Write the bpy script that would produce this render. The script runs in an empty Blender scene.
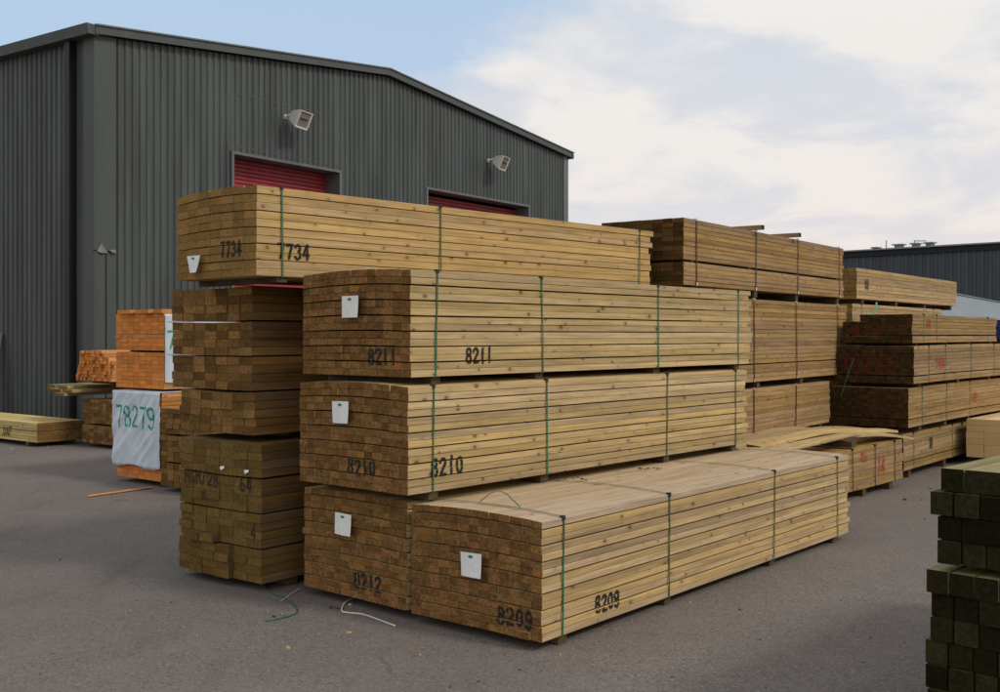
import bpy, math, random
from mathutils import Vector
sc = bpy.context.scene
COL = sc.collection
R = math.radians

# ------------------------------------------------------------ camera, world, sun, exposure
cam_d = bpy.data.cameras.new('camera'); cam = bpy.data.objects.new('camera', cam_d); COL.objects.link(cam)
cam.location = (0, 0, 1.7); cam.rotation_euler = (R(90), 0, 0)
cam_d.sensor_width = 36; cam_d.lens = 38.88; cam_d.shift_y = -0.011
cam_d.clip_start = 0.05; cam_d.clip_end = 3000
sc.camera = cam

SUN_AZ, SUN_EL = 118.0, 42.0          # degrees clockwise from +Y, elevation
world = bpy.data.worlds.new('World'); sc.world = world; world.use_nodes = True
nt = world.node_tree; nt.nodes.clear()
def wn(t, **k):
    n = nt.nodes.new(t)
    for a, b in k.items(): setattr(n, a, b)
    return n
def wl(a, b): nt.links.new(a, b)
def wmath(op, a, b=None, c=None, clamp=False):
    n = wn('ShaderNodeMath', operation=op); n.use_clamp = clamp
    for i, v in enumerate((a, b, c)):
        if v is None: continue
        if isinstance(v, (int, float)): n.inputs[i].default_value = v
        else: wl(v, n.inputs[i])
    return n.outputs[0]
def wmix(f, a, b):
    n = wn('ShaderNodeMix', data_type='RGBA')
    if isinstance(f, float): n.inputs[0].default_value = f
    else: wl(f, n.inputs[0])
    for i, v in ((6, a), (7, b)):
        if isinstance(v, tuple): n.inputs[i].default_value = (*v, 1)
        else: wl(v, n.inputs[i])
    return n.outputs[2]
out = wn('ShaderNodeOutputWorld'); bg = wn('ShaderNodeBackground'); wl(bg.outputs[0], out.inputs[0])
sky = wn('ShaderNodeTexSky', sky_type='NISHITA'); sky.sun_disc = False
sky.sun_elevation = R(SUN_EL); sky.sun_rotation = R(SUN_AZ); sky.air_density = 1.0; sky.dust_density = 2.0
tc = wn('ShaderNodeTexCoord'); sx = wn('ShaderNodeSeparateXYZ'); wl(tc.outputs['Generated'], sx.inputs[0])
zc = wmath('ADD', wmath('MAXIMUM', sx.outputs[2], 0.0), 0.22)
px = wmath('DIVIDE', sx.outputs[0], zc); py = wmath('DIVIDE', sx.outputs[1], zc)
cb = wn('ShaderNodeCombineXYZ'); wl(px, cb.inputs[0]); wl(py, cb.inputs[1]); cb.inputs[2].default_value = 2.3
n1 = wn('ShaderNodeTexNoise'); n1.inputs['Scale'].default_value = 1.9; n1.inputs['Detail'].default_value = 10; n1.inputs['Roughness'].default_value = 0.6
wl(cb.outputs[0], n1.inputs['Vector'])
n2 = wn('ShaderNodeTexNoise'); n2.inputs['Scale'].default_value = 2.1; n2.inputs['Detail'].default_value = 9; n2.inputs['Roughness'].default_value = 0.58; n2.inputs['Distortion'].default_value = 0.5
cb2 = wn('ShaderNodeVectorMath', operation='ADD'); wl(cb.outputs[0], cb2.inputs[0]); cb2.inputs[1].default_value = (7.1, 3.4, 1.0)
wl(cb2.outputs[0], n2.inputs['Vector'])
# cloud cover all round, with one blue opening high on the left
dt = wn('ShaderNodeVectorMath', operation='DOT_PRODUCT'); wl(tc.outputs['Generated'], dt.inputs[0]); dt.inputs[1].default_value = (-0.45, 0.72, 0.53)
hole = wn('ShaderNodeMapRange', interpolation_type='SMOOTHSTEP'); wl(dt.outputs['Value'], hole.inputs[0])
hole.inputs[1].default_value = 0.74; hole.inputs[2].default_value = 0.92
cov = wmath('ADD', n1.outputs[0], wmath('MULTIPLY_ADD', hole.outputs[0], -0.40, 0.10))
mr = wn('ShaderNodeMapRange', interpolation_type='SMOOTHSTEP'); wl(cov, mr.inputs[0])
mr.inputs[1].default_value = 0.30; mr.inputs[2].default_value = 0.52
shade = wn('ShaderNodeMapRange', interpolation_type='SMOOTHSTEP'); wl(n2.outputs[0], shade.inputs[0])
shade.inputs[1].default_value = 0.40; shade.inputs[2].default_value = 0.60
cloud = wmix(shade.outputs[0], (6.4, 6.95, 7.75), (8.7, 8.55, 8.3))
hz = wmath('POWER', wmath('SUBTRACT', 1.0, wmath('MAXIMUM', sx.outputs[2], 0.0), clamp=True), 6.5)
cloud = wmix(wmath('MULTIPLY', hz, 0.8), cloud, (8.9, 7.7, 7.1))
blue = wmix(0.8, sky.outputs[0], (5.3, 6.9, 8.9))
skyc = wmix(mr.outputs[0], blue, cloud)
wl(skyc, bg.inputs[0]); bg.inputs[1].default_value = 0.1

sun_d = bpy.data.lights.new('sun', 'SUN'); sun = bpy.data.objects.new('sun', sun_d); COL.objects.link(sun)
sun_d.energy = 1.5; sun_d.angle = R(10); sun_d.color = (1.0, 0.93, 0.82)
sv = Vector((math.sin(R(SUN_AZ)) * math.cos(R(SUN_EL)), math.cos(R(SUN_AZ)) * math.cos(R(SUN_EL)), math.sin(R(SUN_EL))))
sun.rotation_euler = sv.to_track_quat('Z', 'Y').to_euler(); sun.location = (20, -10, 30)
vs = sc.view_settings; vs.view_transform = 'Standard'; vs.look = 'None'; vs.gamma = 1; vs.use_curve_mapping = False
vs.exposure = 0.0

# ------------------------------------------------------------ material helpers
class NT:
    def __init__(s, name):
        s.m = bpy.data.materials.new(name); s.m.use_nodes = True; s.t = s.m.node_tree
        s.b = s.t.nodes['Principled BSDF']; s.b.inputs['Specular IOR Level'].default_value = 0.3
    def n(s, t, **k):
        n = s.t.nodes.new(t)
        for a, b in k.items(): setattr(n, a, b)
        return n
    def l(s, a, b): s.t.links.new(a, b)
    def put(s, inp, v):
        if isinstance(v, (int, float)): inp.default_value = v
        elif isinstance(v, tuple): inp.default_value = (*v, 1) if len(inp.default_value) == 4 and len(v) == 3 else v
        else: s.l(v, inp)
    def math(s, op, a, b=None, c=None, clamp=False):
        n = s.n('ShaderNodeMath', operation=op); n.use_clamp = clamp
        for i, v in enumerate((a, b, c)):
            if v is not None: s.put(n.inputs[i], v)
        return n.outputs[0]
    def vmath(s, op, a, b=None, out=0):
        n = s.n('ShaderNodeVectorMath', operation=op); s.put(n.inputs[0], a)
        if b is not None: s.put(n.inputs[1], b)
        return n.outputs[out]
    def mix(s, f, a, b, blend='MIX'):
        n = s.n('ShaderNodeMix', data_type='RGBA', blend_type=blend)
        s.put(n.inputs[0], f); s.put(n.inputs[6], a); s.put(n.inputs[7], b); return n.outputs[2]
    def noise(s, v, scale, detail=4, rough=0.55, dist=0.0):
        n = s.n('ShaderNodeTexNoise'); s.l(v, n.inputs['Vector']); n.inputs['Scale'].default_value = scale
        n.inputs['Detail'].default_value = detail; n.inputs['Roughness'].default_value = rough
        n.inputs['Distortion'].default_value = dist; return n.outputs[0]
    def rng(s, v, a, b, c=0.0, d=1.0, smooth=True):
        n = s.n('ShaderNodeMapRange'); n.interpolation_type = 'SMOOTHSTEP' if smooth else 'LINEAR'
        s.l(v, n.inputs[0])
        for i, q in enumerate((a, b, c, d)): n.inputs[i + 1].default_value = q
        return n.outputs[0]
    def obj(s): return s.n('ShaderNodeTexCoord').outputs['Object']
    def attr(s, name):
        n = s.n('ShaderNodeAttribute'); n.attribute_name = name; return n.outputs['Fac']
    def bump(s, h, strength, dist=0.01):
        n = s.n('ShaderNodeBump'); n.inputs['Strength'].default_value = strength; n.inputs['Distance'].default_value = dist
        s.l(h, n.inputs['Height']); s.l(n.outputs[0], s.b.inputs['Normal'])
def mul(c, k): return tuple(min(1, x * k) for x in c)

def simple(name, c, rough=0.6, metal=0.0, spot=0.15, scale=8, spec=0.3):
    t = NT(name); v = t.obj(); f = t.noise(v, scale, 5, 0.6)
    t.l(t.mix(t.rng(f, 0.3, 0.7), mul(c, 1 - spot), mul(c, 1 + spot)), t.b.inputs['Base Color'])
    t.b.inputs['Roughness'].default_value = rough; t.b.inputs['Metallic'].default_value = metal
    t.b.inputs['Specular IOR Level'].default_value = spec
    return t.m

def wood_side(name, c, knot=(0.16, 0.085, 0.03), var=0.22, stain=0.25, knots=0.55, stainc=None):
    """long faces of a board: grain runs along local X; 'rnd' differs per board"""
    t = NT(name); v = t.obj(); r = t.attr('rnd'); r2 = t.math('FRACT', t.math('MULTIPLY', r, 17.31))
    cx = t.n('ShaderNodeCombineXYZ'); t.l(t.math('MULTIPLY', r, 31.0), cx.inputs[0]); t.l(t.math('MULTIPLY', r, 7.0), cx.inputs[1]); t.l(t.math('MULTIPLY', r2, 9.0), cx.inputs[2])
    p = t.vmath('ADD', v, cx.outputs[0])
    g = t.noise(t.vmath('MULTIPLY', p, (1.6, 38.0, 38.0)), 1.0, 5, 0.62, 0.6)
    g2 = t.noise(t.vmath('MULTIPLY', p, (7.0, 160.0, 160.0)), 1.0, 3, 0.6)
    st = t.noise(t.vmath('MULTIPLY', p, (1.1, 6.0, 6.0)), 1.0, 4, 0.6)
    col = t.mix(t.rng(g, 0.28, 0.72), mul(c, 0.68), mul(c, 1.16))
    col = t.mix(t.math('MULTIPLY', t.rng(g2, 0.45, 0.75), 0.25), col, mul(c, 0.62))
    sc_ = stainc or (c[0] * 0.62, c[1] * 0.58, c[2] * 0.5)
    col = t.mix(t.math('MULTIPLY', t.rng(st, 0.5, 0.75), stain), col, sc_)
    # knots: real round spots spaced along the board
    S = (5.0, 16.0, 16.0)
    vo = t.n('ShaderNodeTexVoronoi'); vo.feature = 'F1'; vo.inputs['Scale'].default_value = 1.0
    ps = t.vmath('MULTIPLY', p, S); t.l(ps, vo.inputs['Vector'])
    d = t.vmath('DIVIDE', t.vmath('SUBTRACT', ps, vo.outputs['Position']), S)
    d = t.vmath('MULTIPLY', d, (0.7, 1.0, 1.0))
    ln = t.vmath('LENGTH', d, out=1)
    rc = t.n('ShaderNodeSeparateXYZ'); t.l(vo.outputs['Color'], rc.inputs[0])
    rad = t.math('MULTIPLY_ADD', rc.outputs[0], 0.011, 0.005)
    on = t.math('LESS_THAN', rc.outputs[1], knots)
    wob = t.math('MULTIPLY_ADD', t.noise(t.vmath('MULTIPLY', v, (60., 60., 60.)), 1.0, 2), 0.008, -0.004)
    q = t.math('DIVIDE', t.math('ADD', ln, wob), rad)
    k = t.math('MULTIPLY', t.rng(q, 0.7, 1.25, 1.0, 0.0), on)
    halo = t.math('MULTIPLY', t.math('MULTIPLY', t.rng(q, 1.0, 3.2, 1.0, 0.0), on), 0.35)
    col = t.mix(halo, col, mul(c, 0.6)); col = t.mix(t.math('MULTIPLY', k, 0.85), col, knot)
    val = t.math('MULTIPLY_ADD', r2, 2 * var, 1 - var)
    hs = t.n('ShaderNodeHueSaturation'); t.l(col, hs.inputs['Color']); t.l(val, hs.inputs['Value'])
    t.l(t.math('MULTIPLY_ADD', r, 0.006, 0.493), hs.inputs['Hue']); t.l(t.math('MULTIPLY_ADD', r, 0.2, 0.88), hs.inputs['Saturation'])
    t.l(hs.outputs[0], t.b.inputs['Base Color']); t.b.inputs['Roughness'].default_value = 0.78
    t.b.inputs['Specular IOR Level'].default_value = 0.2
    t.bump(t.math('ADD', g, t.math('MULTIPLY', g2, 0.5)), 0.25, 0.004)
    return t.m

def wood_end(name, c, var=0.35, ring=0.3, con=1.0):
    """sawn end grain: tone differs per board, faint growth rings, dirt"""
    t = NT(name); v = t.obj(); r = t.attr('rnd'); r2 = t.math('FRACT', t.math('MULTIPLY', r, 23.7)); r3 = t.math('FRACT', t.math('MULTIPLY', r, 57.1))
    cx = t.n('ShaderNodeCombineXYZ'); t.l(t.math('MULTIPLY', r, 3.0), cx.inputs[0]); t.l(t.math('MULTIPLY', r2, 3.1), cx.inputs[1]); t.l(t.math('MULTIPLY', r3, 2.7), cx.inputs[2])
    p = t.vmath('ADD', v, cx.outputs[0])
    w = t.n('ShaderNodeTexWave'); w.wave_type = 'RINGS'; w.rings_direction = 'X'; w.inputs['Scale'].default_value = 55
    w.inputs['Distortion'].default_value = 3.0; w.inputs['Detail'].default_value = 2
    wr = t.vmath('SUBTRACT', t.vmath('FRACTION', t.vmath('MULTIPLY', p, (1., 7., 7.))), (0., .5, .2)); t.l(t.vmath('MULTIPLY', wr, (1., .14, .14)), w.inputs['Vector'])
    n = t.noise(p, 45, 5, 0.65); big = t.noise(p, 9, 3, 0.6)
    col = t.mix(t.rng(n, 0.3, 0.7), mul(c, 1-.28*con), mul(c, 1+.25*con))
    col = t.mix(t.math('MULTIPLY', w.outputs['Fac'], ring), col, mul(c, 0.55))
    col = t.mix(t.math('MULTIPLY', t.rng(big, 0.5, 0.72), 0.45*con), col, (c[0] * 1.25, c[1] * 0.98, c[2] * 0.75))
    hs = t.n('ShaderNodeHueSaturation'); t.l(col, hs.inputs['Color'])
    val = t.math('MULTIPLY_ADD', t.math('POWER', r2, 1.3), 2 * var, 1 - var * 0.85); t.l(val, hs.inputs['Value'])
    t.l(t.math('MULTIPLY_ADD', r3, 0.014, 0.491), hs.inputs['Hue'])
    t.l(hs.outputs[0], t.b.inputs['Base Color']); t.b.inputs['Roughness'].default_value = 0.95; t.b.inputs['Specular IOR Level'].default_value = 0.03
    t.bump(n, 0.3, 0.003)
    return t.m

WOOD = {
 'pale':  (wood_side('pale_treated_pine', (0.495, 0.362, 0.165), knots=0.9), wood_end('pale_pine_ends', (0.215, 0.117, 0.042), var=0.3, con=1.7, ring=.45)),
 'gold':  (wood_side('golden_treated_pine', (0.495, 0.35, 0.165), knots=0.9), wood_end('golden_pine_ends', (0.215, 0.117, 0.042), var=0.3, con=1.7, ring=.45)),
 'dull':  (wood_side('upper_treated_pine', (0.45, 0.312, 0.14), knots=0.8), wood_end('upper_pine_ends', (0.27, 0.165, 0.055), var=0.22)),
 'brown': (wood_side('brown_treated_pine', (0.25, 0.145, 0.05), stain=0.5), wood_end('brown_pine_ends', (0.205, 0.118, 0.042), var=0.42, con=1.4, ring=.45)),
 'olive': (wood_side('olive_treated_pine', (0.175, 0.11, 0.038), stain=0.5), wood_end('olive_pine_ends', (0.155, 0.10, 0.033), var=0.2, ring=0.15)),
 'tan':   (wood_side('tan_pine', (0.36, 0.228, 0.095), stain=0.4, knots=0.9), wood_end('dark_pine_ends', (0.085, 0.05, 0.018), var=0.45)),
 'tan2':  (wood_side('weathered_shaded_tan_pine', (0.33, 0.215, 0.088), stain=0.5, knots=1.0), wood_end('very_dark_pine_ends', (0.06, 0.036, 0.014), var=0.35)),  # side tone lowered to put the stack's shading into the wood colour
 'orange':(wood_side('orange_larch', (0.58, 0.28, 0.095), knots=0.5), wood_end('orange_larch_ends', (0.62, 0.235, 0.060), var=0.17, ring=0.15, con=.6)),
 'yellow':(wood_side('yellow_pine', (0.56, 0.43, 0.16), stain=0.15, knots=0.3), wood_end('yellow_pine_ends', (0.20, 0.12, 0.045), var=0.15)),
 'fresh': (wood_side('fresh_sawn_pine', (0.66, 0.47, 0.26), stain=0.1, knots=0.3), wood_end('fresh_sawn_ends', (0.68, 0.47, 0.22), var=0.04, ring=0.0, con=.2)),
 'sleeper':(wood_side('green_sleeper_side', (0.07, 0.06, 0.027), stain=0.5, knots=0.2), wood_end('dark_green_sleeper_ends', (0.026, 0.024, 0.011), var=0.6, ring=0.75, con=1.6)),
 'grey':  (wood_side('weathered_grey_planks', (0.34, 0.27, 0.13), stain=0.5), wood_end('weathered_plank_ends', (0.16, 0.115, 0.045), var=0.3)),
}
SLTOP = wood_side('lit_sawn_sleeper_top', (0.30, 0.255, 0.12), stain=0.4, knots=0.2)  # pale sawn face, made lighter still to paint the light on top
DUSTY = wood_side('dusty_walked_on_pine', (0.50, 0.37, 0.225), knots=0.35, var=0.08, stain=0.15)
GREEN = simple('green_strap', (0.02, 0.12, 0.055), 0.45, spec=0.5)
STEEL = simple('dark_steel_strap', (0.035, 0.03, 0.028), 0.4, 0.6)
GREYBAND = simple('dull_steel_band', (0.30, 0.30, 0.29), 0.5)
SEAL = simple('bright_strap_seal', (0.62, 0.64, 0.66), 0.35, 0.5)
DARKPL = simple('dark_corner_guard', (0.02, 0.03, 0.03), 0.6)
BLACKINK = simple('black_stencil_ink', (0.016, 0.015, 0.014), 0.8, spot=0.4, scale=90)
FAINTINK = simple('faded_stencil_ink', (0.03, 0.025, 0.016), 0.9, spot=0.4, scale=90)
REDINK = simple('red_marking_paint', (0.38, 0.05, 0.03), 0.8, spot=0.3, scale=60)
DKREDINK = simple('dark_red_crayon', (0.12, 0.012, 0.009), 0.8, spot=0.3, scale=60)
GREENINK = simple('green_marking_paint', (0.02, 0.36, 0.22), 0.7, spot=0.2, scale=40)
PAPER = simple('white_label_paper', (0.78, 0.79, 0.77), 0.7, spot=0.06, scale=30)
EMBLEM = simple('green_label_emblem', (0.02, 0.2, 0.12), 0.6)
FOIL = simple('grey_plastic_wrap', (0.58, 0.65, 0.72), 0.38, spot=0.08, scale=4, spec=0.5)
BLUEPL = simple('blue_plastic_wrap', (0.03, 0.04, 0.16), 0.4)
DARKGAP = simple('dark_bearer_wood', (0.09, 0.06, 0.03), 0.9, spot=0.3)

def cladding(name, c, streak=0.2):
    t = NT(name); v = t.obj()
    a = t.noise(t.vmath('MULTIPLY', v, (3., 3., 0.25)), 1.0, 5, 0.6); b = t.noise(t.vmath('MULTIPLY', v, (.3, .3, .3)), 1.0, 3, 0.5)
    col = t.mix(t.rng(a, 0.3, 0.7), mul(c, 1 - streak), mul(c, 1 + streak)); col = t.mix(t.math('MULTIPLY', t.rng(b, .35, .7), 0.3), col, mul(c, 1.25))
    t.l(col, t.b.inputs['Base Color']); t.b.inputs['Roughness'].default_value = 0.5; t.b.inputs['Specular IOR Level'].default_value = 0.35
    return t.m
CLAD = cladding('grey_green_cladding', (0.068, 0.078, 0.074), .28)
CLADT = cladding('grey_green_trim', (0.066, 0.076, 0.071), 0.1)
CLADL = cladding('pale_edge_trim', (0.14, 0.15, 0.15), 0.1)
CLADT2 = cladding('worn_flashing', (0.12, 0.13, 0.13), 0.15)
DARKP = simple('black_gutter_paint', (0.012, 0.013, 0.014), 0.5)
REDDOOR = cladding('red_roller_door_paint', (0.30, 0.036, 0.042), 0.12)
ROOFM = cladding('roof_sheet', (0.10, 0.11, 0.115))
FARCLAD = cladding('dark_far_cladding', (0.055, 0.065, 0.075))
FARLIGHT = cladding('light_grey_roof_edge', (0.22, 0.24, 0.25), 0.1)
GALV = cladding('galvanised_roof_sheet', (0.22, 0.25, 0.27), 0.12)
LAMPW = simple('pale_lamp_housing', (0.66, 0.64, 0.60), 0.5, spot=0.06)
LGLASS = NT('lamp_glass'); LGLASS.b.inputs['Base Color'].default_value = (0.24, 0.22, 0.18, 1); LGLASS.b.inputs['Roughness'].default_value = 0.12
LGLASS.b.inputs['Specular IOR Level'].default_value = 0.8; LGLASS = LGLASS.m

def asphalt():
    t = NT('worn_asphalt'); v = t.obj(); c = (0.168, 0.142, 0.124)
    big = t.noise(v, 0.35, 5, 0.6); mid = t.noise(v, 2.2, 5, 0.6)
    vo = t.n('ShaderNodeTexVoronoi'); vo.inputs['Scale'].default_value = 95; t.l(v, vo.inputs['Vector'])
    sp = t.n('ShaderNodeSeparateXYZ'); t.l(vo.outputs['Color'], sp.inputs[0])
    col = t.mix(t.rng(sp.outputs[0], 0.0, 1.0, smooth=False), mul(c, 0.74), mul(c, 1.22))
    col = t.mix(t.math('MULTIPLY', t.math('GREATER_THAN', sp.outputs[1], 0.955), 0.55), col, (0.30, 0.28, 0.27))
    col = t.mix(t.math('MULTIPLY', t.math('LESS_THAN', sp.outputs[2], 0.05), 0.6), col, (0.05, 0.04, 0.036))
    col = t.mix(t.math('MULTIPLY', t.rng(big, 0.35, 0.7), 0.45), col, (0.120, 0.100, 0.087))
    col = t.mix(t.math('MULTIPLY', t.rng(mid, 0.45, 0.75), 0.28), col, (0.215, 0.187, 0.168))
    stn = t.noise(t.vmath('MULTIPLY', v, (0.9, 0.22, 1.)), 1.0, 6, 0.65, 1.2)
    col = t.mix(t.math('MULTIPLY', t.rng(stn, 0.55, 0.70), 0.35), col, (0.085, 0.070, 0.060))
    # cracks and seams
    w = t.vmath('ADD', v, t.vmath('MULTIPLY', t.n('ShaderNodeTexNoise').outputs[1], (0., 0., 0.)))
    cr = t.n('ShaderNodeTexVoronoi'); cr.feature = 'DISTANCE_TO_EDGE'; cr.inputs['Scale'].default_value = 0.16
    nn = t.n('ShaderNodeTexNoise'); nn.inputs['Scale'].default_value = 1.3; nn.inputs['Detail'].default_value = 5; t.l(v, nn.inputs['Vector'])
    t.l(t.vmath('ADD', v, t.vmath('MULTIPLY', nn.outputs[1], (0.9, 0.9, 0.))), cr.inputs['Vector'])
    crk = t.math('MULTIPLY', t.rng(cr.outputs['Distance'], 0.0, 0.003, 1.0, 0.0), t.rng(mid, 0.52, 0.62))
    col = t.mix(t.math('MULTIPLY', crk, 0.35), col, (0.03, 0.026, 0.024))
    t.l(col, t.b.inputs['Base Color']); t.b.inputs['Roughness'].default_value = 0.88
    t.bump(t.math('ADD', vo.outputs['Distance'], t.math('MULTIPLY', mid, 0.3)), 0.3, 0.005)
    return t.m

# ------------------------------------------------------------ mesh helpers
class MB:
    def __init__(s): s.v = []; s.f = []; s.mi = []; s.r = []
    def add(s, vs, fs, mi=0, rnd=0.5):
        o = len(s.v); s.v += [tuple(p) for p in vs]; s.r += [rnd] * len(vs)
        for k, f in enumerate(fs):
            s.f.append(tuple(o + i for i in f)); s.mi.append(mi[k] if isinstance(mi, list) else mi)
    def box(s, a, b, mi=0, rnd=0.5):
        x0, y0, z0 = a; x1, y1, z1 = b
        s.add([(x0,y0,z0),(x1,y0,z0),(x1,y1,z0),(x0,y1,z0),(x0,y0,z1),(x1,y0,z1),(x1,y1,z1),(x0,y1,z1)],
              [(0,3,2,1),(4,5,6,7),(0,1,5,4),(1,2,6,5),(2,3,7,6),(3,0,4,7)], mi, rnd)
    def prism(s, poly, fn0, fn1, mi=0):
        n = len(poly); s.add([fn0(p) for p in poly] + [fn1(p) for p in poly],
            [tuple(range(n))[::-1], tuple(range(n, 2*n))] + [(i, (i+1) % n, n + (i+1) % n, n + i) for i in range(n)], mi)
    def tube(s, pts, r, n=6, mi=0):
        rings = []; P = [Vector(p) for p in pts]; o = []
        for i, p in enumerate(P):
            d = (P[min(i+1, len(P)-1)] - P[max(i-1, 0)]).normalized()
            u = d.cross(Vector((0, 0, 1))); u = u.normalized() if u.length > 1e-3 else Vector((1, 0, 0)); w = d.cross(u)
            rr = r[i] if isinstance(r, (list, tuple)) else r
            o += [p + (u*math.cos(2*math.pi*k/n) + w*math.sin(2*math.pi*k/n))*rr for k in range(n)]
        fs = [(i*n+k, i*n+(k+1) % n, (i+1)*n+(k+1) % n, (i+1)*n+k) for i in range(len(P)-1) for k in range(n)]
        fs += [tuple(range(n))[::-1], tuple((len(P)-1)*n+k for k in range(n))]
        s.add(o, fs, mi)
    def band(s, pts, wdir, w, th_n, mi=0):
        """flat strap through pts; wdir = its width direction, th_n = list of outward normals"""
        W = Vector(wdir) * w / 2; o = []
        for p, n in zip(pts, th_n):
            p = Vector(p); n = Vector(n) * 0.0013; o += [p - W, p + W, p + W + n, p - W + n]
        fs = [(i*4+k, i*4+(k+1) % 4, (i+1)*4+(k+1) % 4, (i+1)*4+k) for i in range(len(pts)-1) for k in range(4)]
        e = (len(pts)-1)*4; fs += [(3,2,1,0), (e, e+1, e+2, e+3)]
        s.add(o, fs, mi)
    def build(s, name, mats, parent=None, smooth=False):
        me = bpy.data.meshes.new(name); me.from_pydata(s.v, [], s.f)
        if not isinstance(mats, (list, tuple)): mats = [mats]
        for m in mats: me.materials.append(m)
        if len(mats) > 1: me.polygons.foreach_set('material_index', s.mi)
        a = me.attributes.new('rnd', 'FLOAT', 'POINT'); a.data.foreach_set('value', s.r)
        if smooth: me.polygons.foreach_set('use_smooth', [True]*len(me.polygons))
        me.update(); o = bpy.data.objects.new(name, me); COL.objects.link(o)
        if parent: o.parent = parent
        return o
def tag(o, label=None, cat=None, group=None, kind=None):
    if label: o['label'] = label
    if cat: o['category'] = cat
    if group: o['group'] = group
    if kind: o['kind'] = kind
    return o
def empty(name, loc, rz=0.0):
    o = bpy.data.objects.new(name, None); COL.objects.link(o); o.location = loc; o.rotation_euler = (0, 0, rz)
    o.empty_display_size = 0.2; return o

# ------------------------------------------------------------ writing: stencil and brush glyphs (unit height, width ~0.6)
def arc(cx, cy, rx, ry, a0, a1, n=8):
    return [(cx + rx*math.cos(R(a0+(a1-a0)*i/n)), cy + ry*math.sin(R(a0+(a1-a0)*i/n))) for i in range(n+1)]
G = {
 '0': [arc(.27,.5,.2,.42,105,255), arc(.27,.5,.2,.42,75,-75)],
 '1': [[(.27,.04),(.27,.96)]],
 '2': [arc(.26,.7,.2,.23,165,-25)+[(.36,.5),(.1,.12)], [(.1,.06),(.47,.06)]],
 '3': [arc(.24,.72,.2,.21,150,-70), arc(.24,.28,.22,.24,70,-150)],
 '4': [[(.36,.02),(.36,.96)], [(.36,.96),(.06,.34)], [(.06,.3),(.48,.3)]],
 '6': [arc(.28,.28,.19,.23,95,455), [(.1,.36),(.13,.7),(.34,.94)]],
 '7': [[(.06,.93),(.46,.93)], [(.45,.88),(.22,.04)]],
 '8': [arc(.24,.73,.14,.2,110,250)+arc(.24,.27,.17,.23,110,250), arc(.3,.73,.14,.2,70,-70)+arc(.3,.27,.17,.23,70,-70), [(.2,.5),(.34,.5)]],
 '9': [arc(.26,.7,.18,.23,100,262), arc(.28,.7,.18,.23,80,-80), [(.46,.66),(.45,.34),(.38,.12)], arc(.24,.22,.18,.17,-160,-60)],
 'M': [[(.05,.04),(.05,.96)], [(.07,.93),(.27,.5),(.47,.93)], [(.49,.96),(.49,.04)]],
 'G': [arc(.28,.5,.22,.43,50,290), [(.46,.1),(.46,.45),(.32,.45)]],
 '/': [[(.08,0),(.42,1)]],
 'D': [[(.08,.04),(.08,.96)], arc(.1,.5,.36,.44,82,-82)],
 'A': [[(.04,.04),(.25,.96)], [(.29,.96),(.5,.04)], [(.14,.36),(.4,.36)]],
 'F': [[(.08,.04),(.08,.96)], [(.1,.93),(.46,.93)], [(.1,.52),(.4,.52)]],
 ' ': [], 'x': [[(.0,.1),(.45,.9)],[(.0,.9),(.45,.1)],[(.22,0),(.22,1)]],
 '#': [[(.05,0),(.05,1)],[(.25,0),(.25,1)],[(.45,0),(.45,1)],[(0,.35),(.5,.35)],[(0,.7),(.5,.7)]],
}
G['K'] = [[(.08,.04),(.08,.96)], [(.45,.95),(.14,.5),(.47,.04)]]
def segd(px, py, a, b):
    dx, dy = b[0]-a[0], b[1]-a[1]; q = dx*dx+dy*dy
    t = 0 if q == 0 else max(0, min(1, ((px-a[0])*dx+(py-a[1])*dy)/q))
    return math.hypot(px-a[0]-t*dx, py-a[1]-t*dy)
def writing(text, face, u0, v0, h, mat, name, parent, w=0.18, cell=0.003, adv=0.66, slant=0.0, fuzz=0.03, aspect=1.0, seed=1):
    """face(u, v) -> (point, (i,j,k) du, dv) on the surface, or None where there is a gap"""
    rr = random.Random(seed); m = MB(); n = int(h/cell)+3
    for gi, ch in enumerate(text):
        strokes = G.get(ch, []); ox = u0 + gi*adv*h*aspect; jv = rr.uniform(-.04, .04)*h
        for iy in range(-2, n):
            for ix in range(-2, int(n*0.7*aspect)+2):
                gx = (ix+.5)*cell/h/aspect; gy = (iy+.5)*cell/h
                dmin = 9
                for s in strokes:
                    for a, b in zip(s, s[1:]):
                        dmin = min(dmin, segd(gx*aspect, gy, (a[0]*aspect, a[1]), (b[0]*aspect, b[1])))
                if dmin > w/2 + rr.uniform(-fuzz, fuzz): continue
                u = ox + (ix+.5)*cell + slant*gy*h; v = v0 + jv + (iy+.5)*cell
                q = face(u, v)
                if q is None: continue
                p, du, dv = q; p = Vector(p); du = Vector(du)*cell*.52; dv = Vector(dv)*cell*.52
                m.add([p-du-dv, p+du-dv, p+du+dv, p-du+dv], [(0,1,2,3)])
    if m.v: return m.build(name, mat, parent)

# ------------------------------------------------------------ the timber pack
def board_mesh(m, xa, xb, y0, y1, z0, z1, zf, yf, segs, rnd):
    c = 0.0022; sec = [(y0+c,z0),(y1-c,z0),(y1,z0+c),(y1,z1-c),(y1-c,z1),(y0+c,z1),(y0,z1-c),(y0,z0+c)]
    vs = []
    for i in range(segs+1):
        x = xa + (xb-xa)*i/segs
        vs += [(x, y + yf(x), z + zf(x, y)) for y, z in sec]
    fs = [(i*8+k, (i+1)*8+k, (i+1)*8+(k+1) % 8, i*8+(k+1) % 8) for i in range(segs) for k in range(8)]
    mi = [0]*len(fs); e = segs*8
    fs += [(0,1,2,3,4,5,6,7), tuple(e+k for k in range(8))[::-1]]; mi += [1, 1]
    m.add(vs, fs, mi, rnd)

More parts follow.
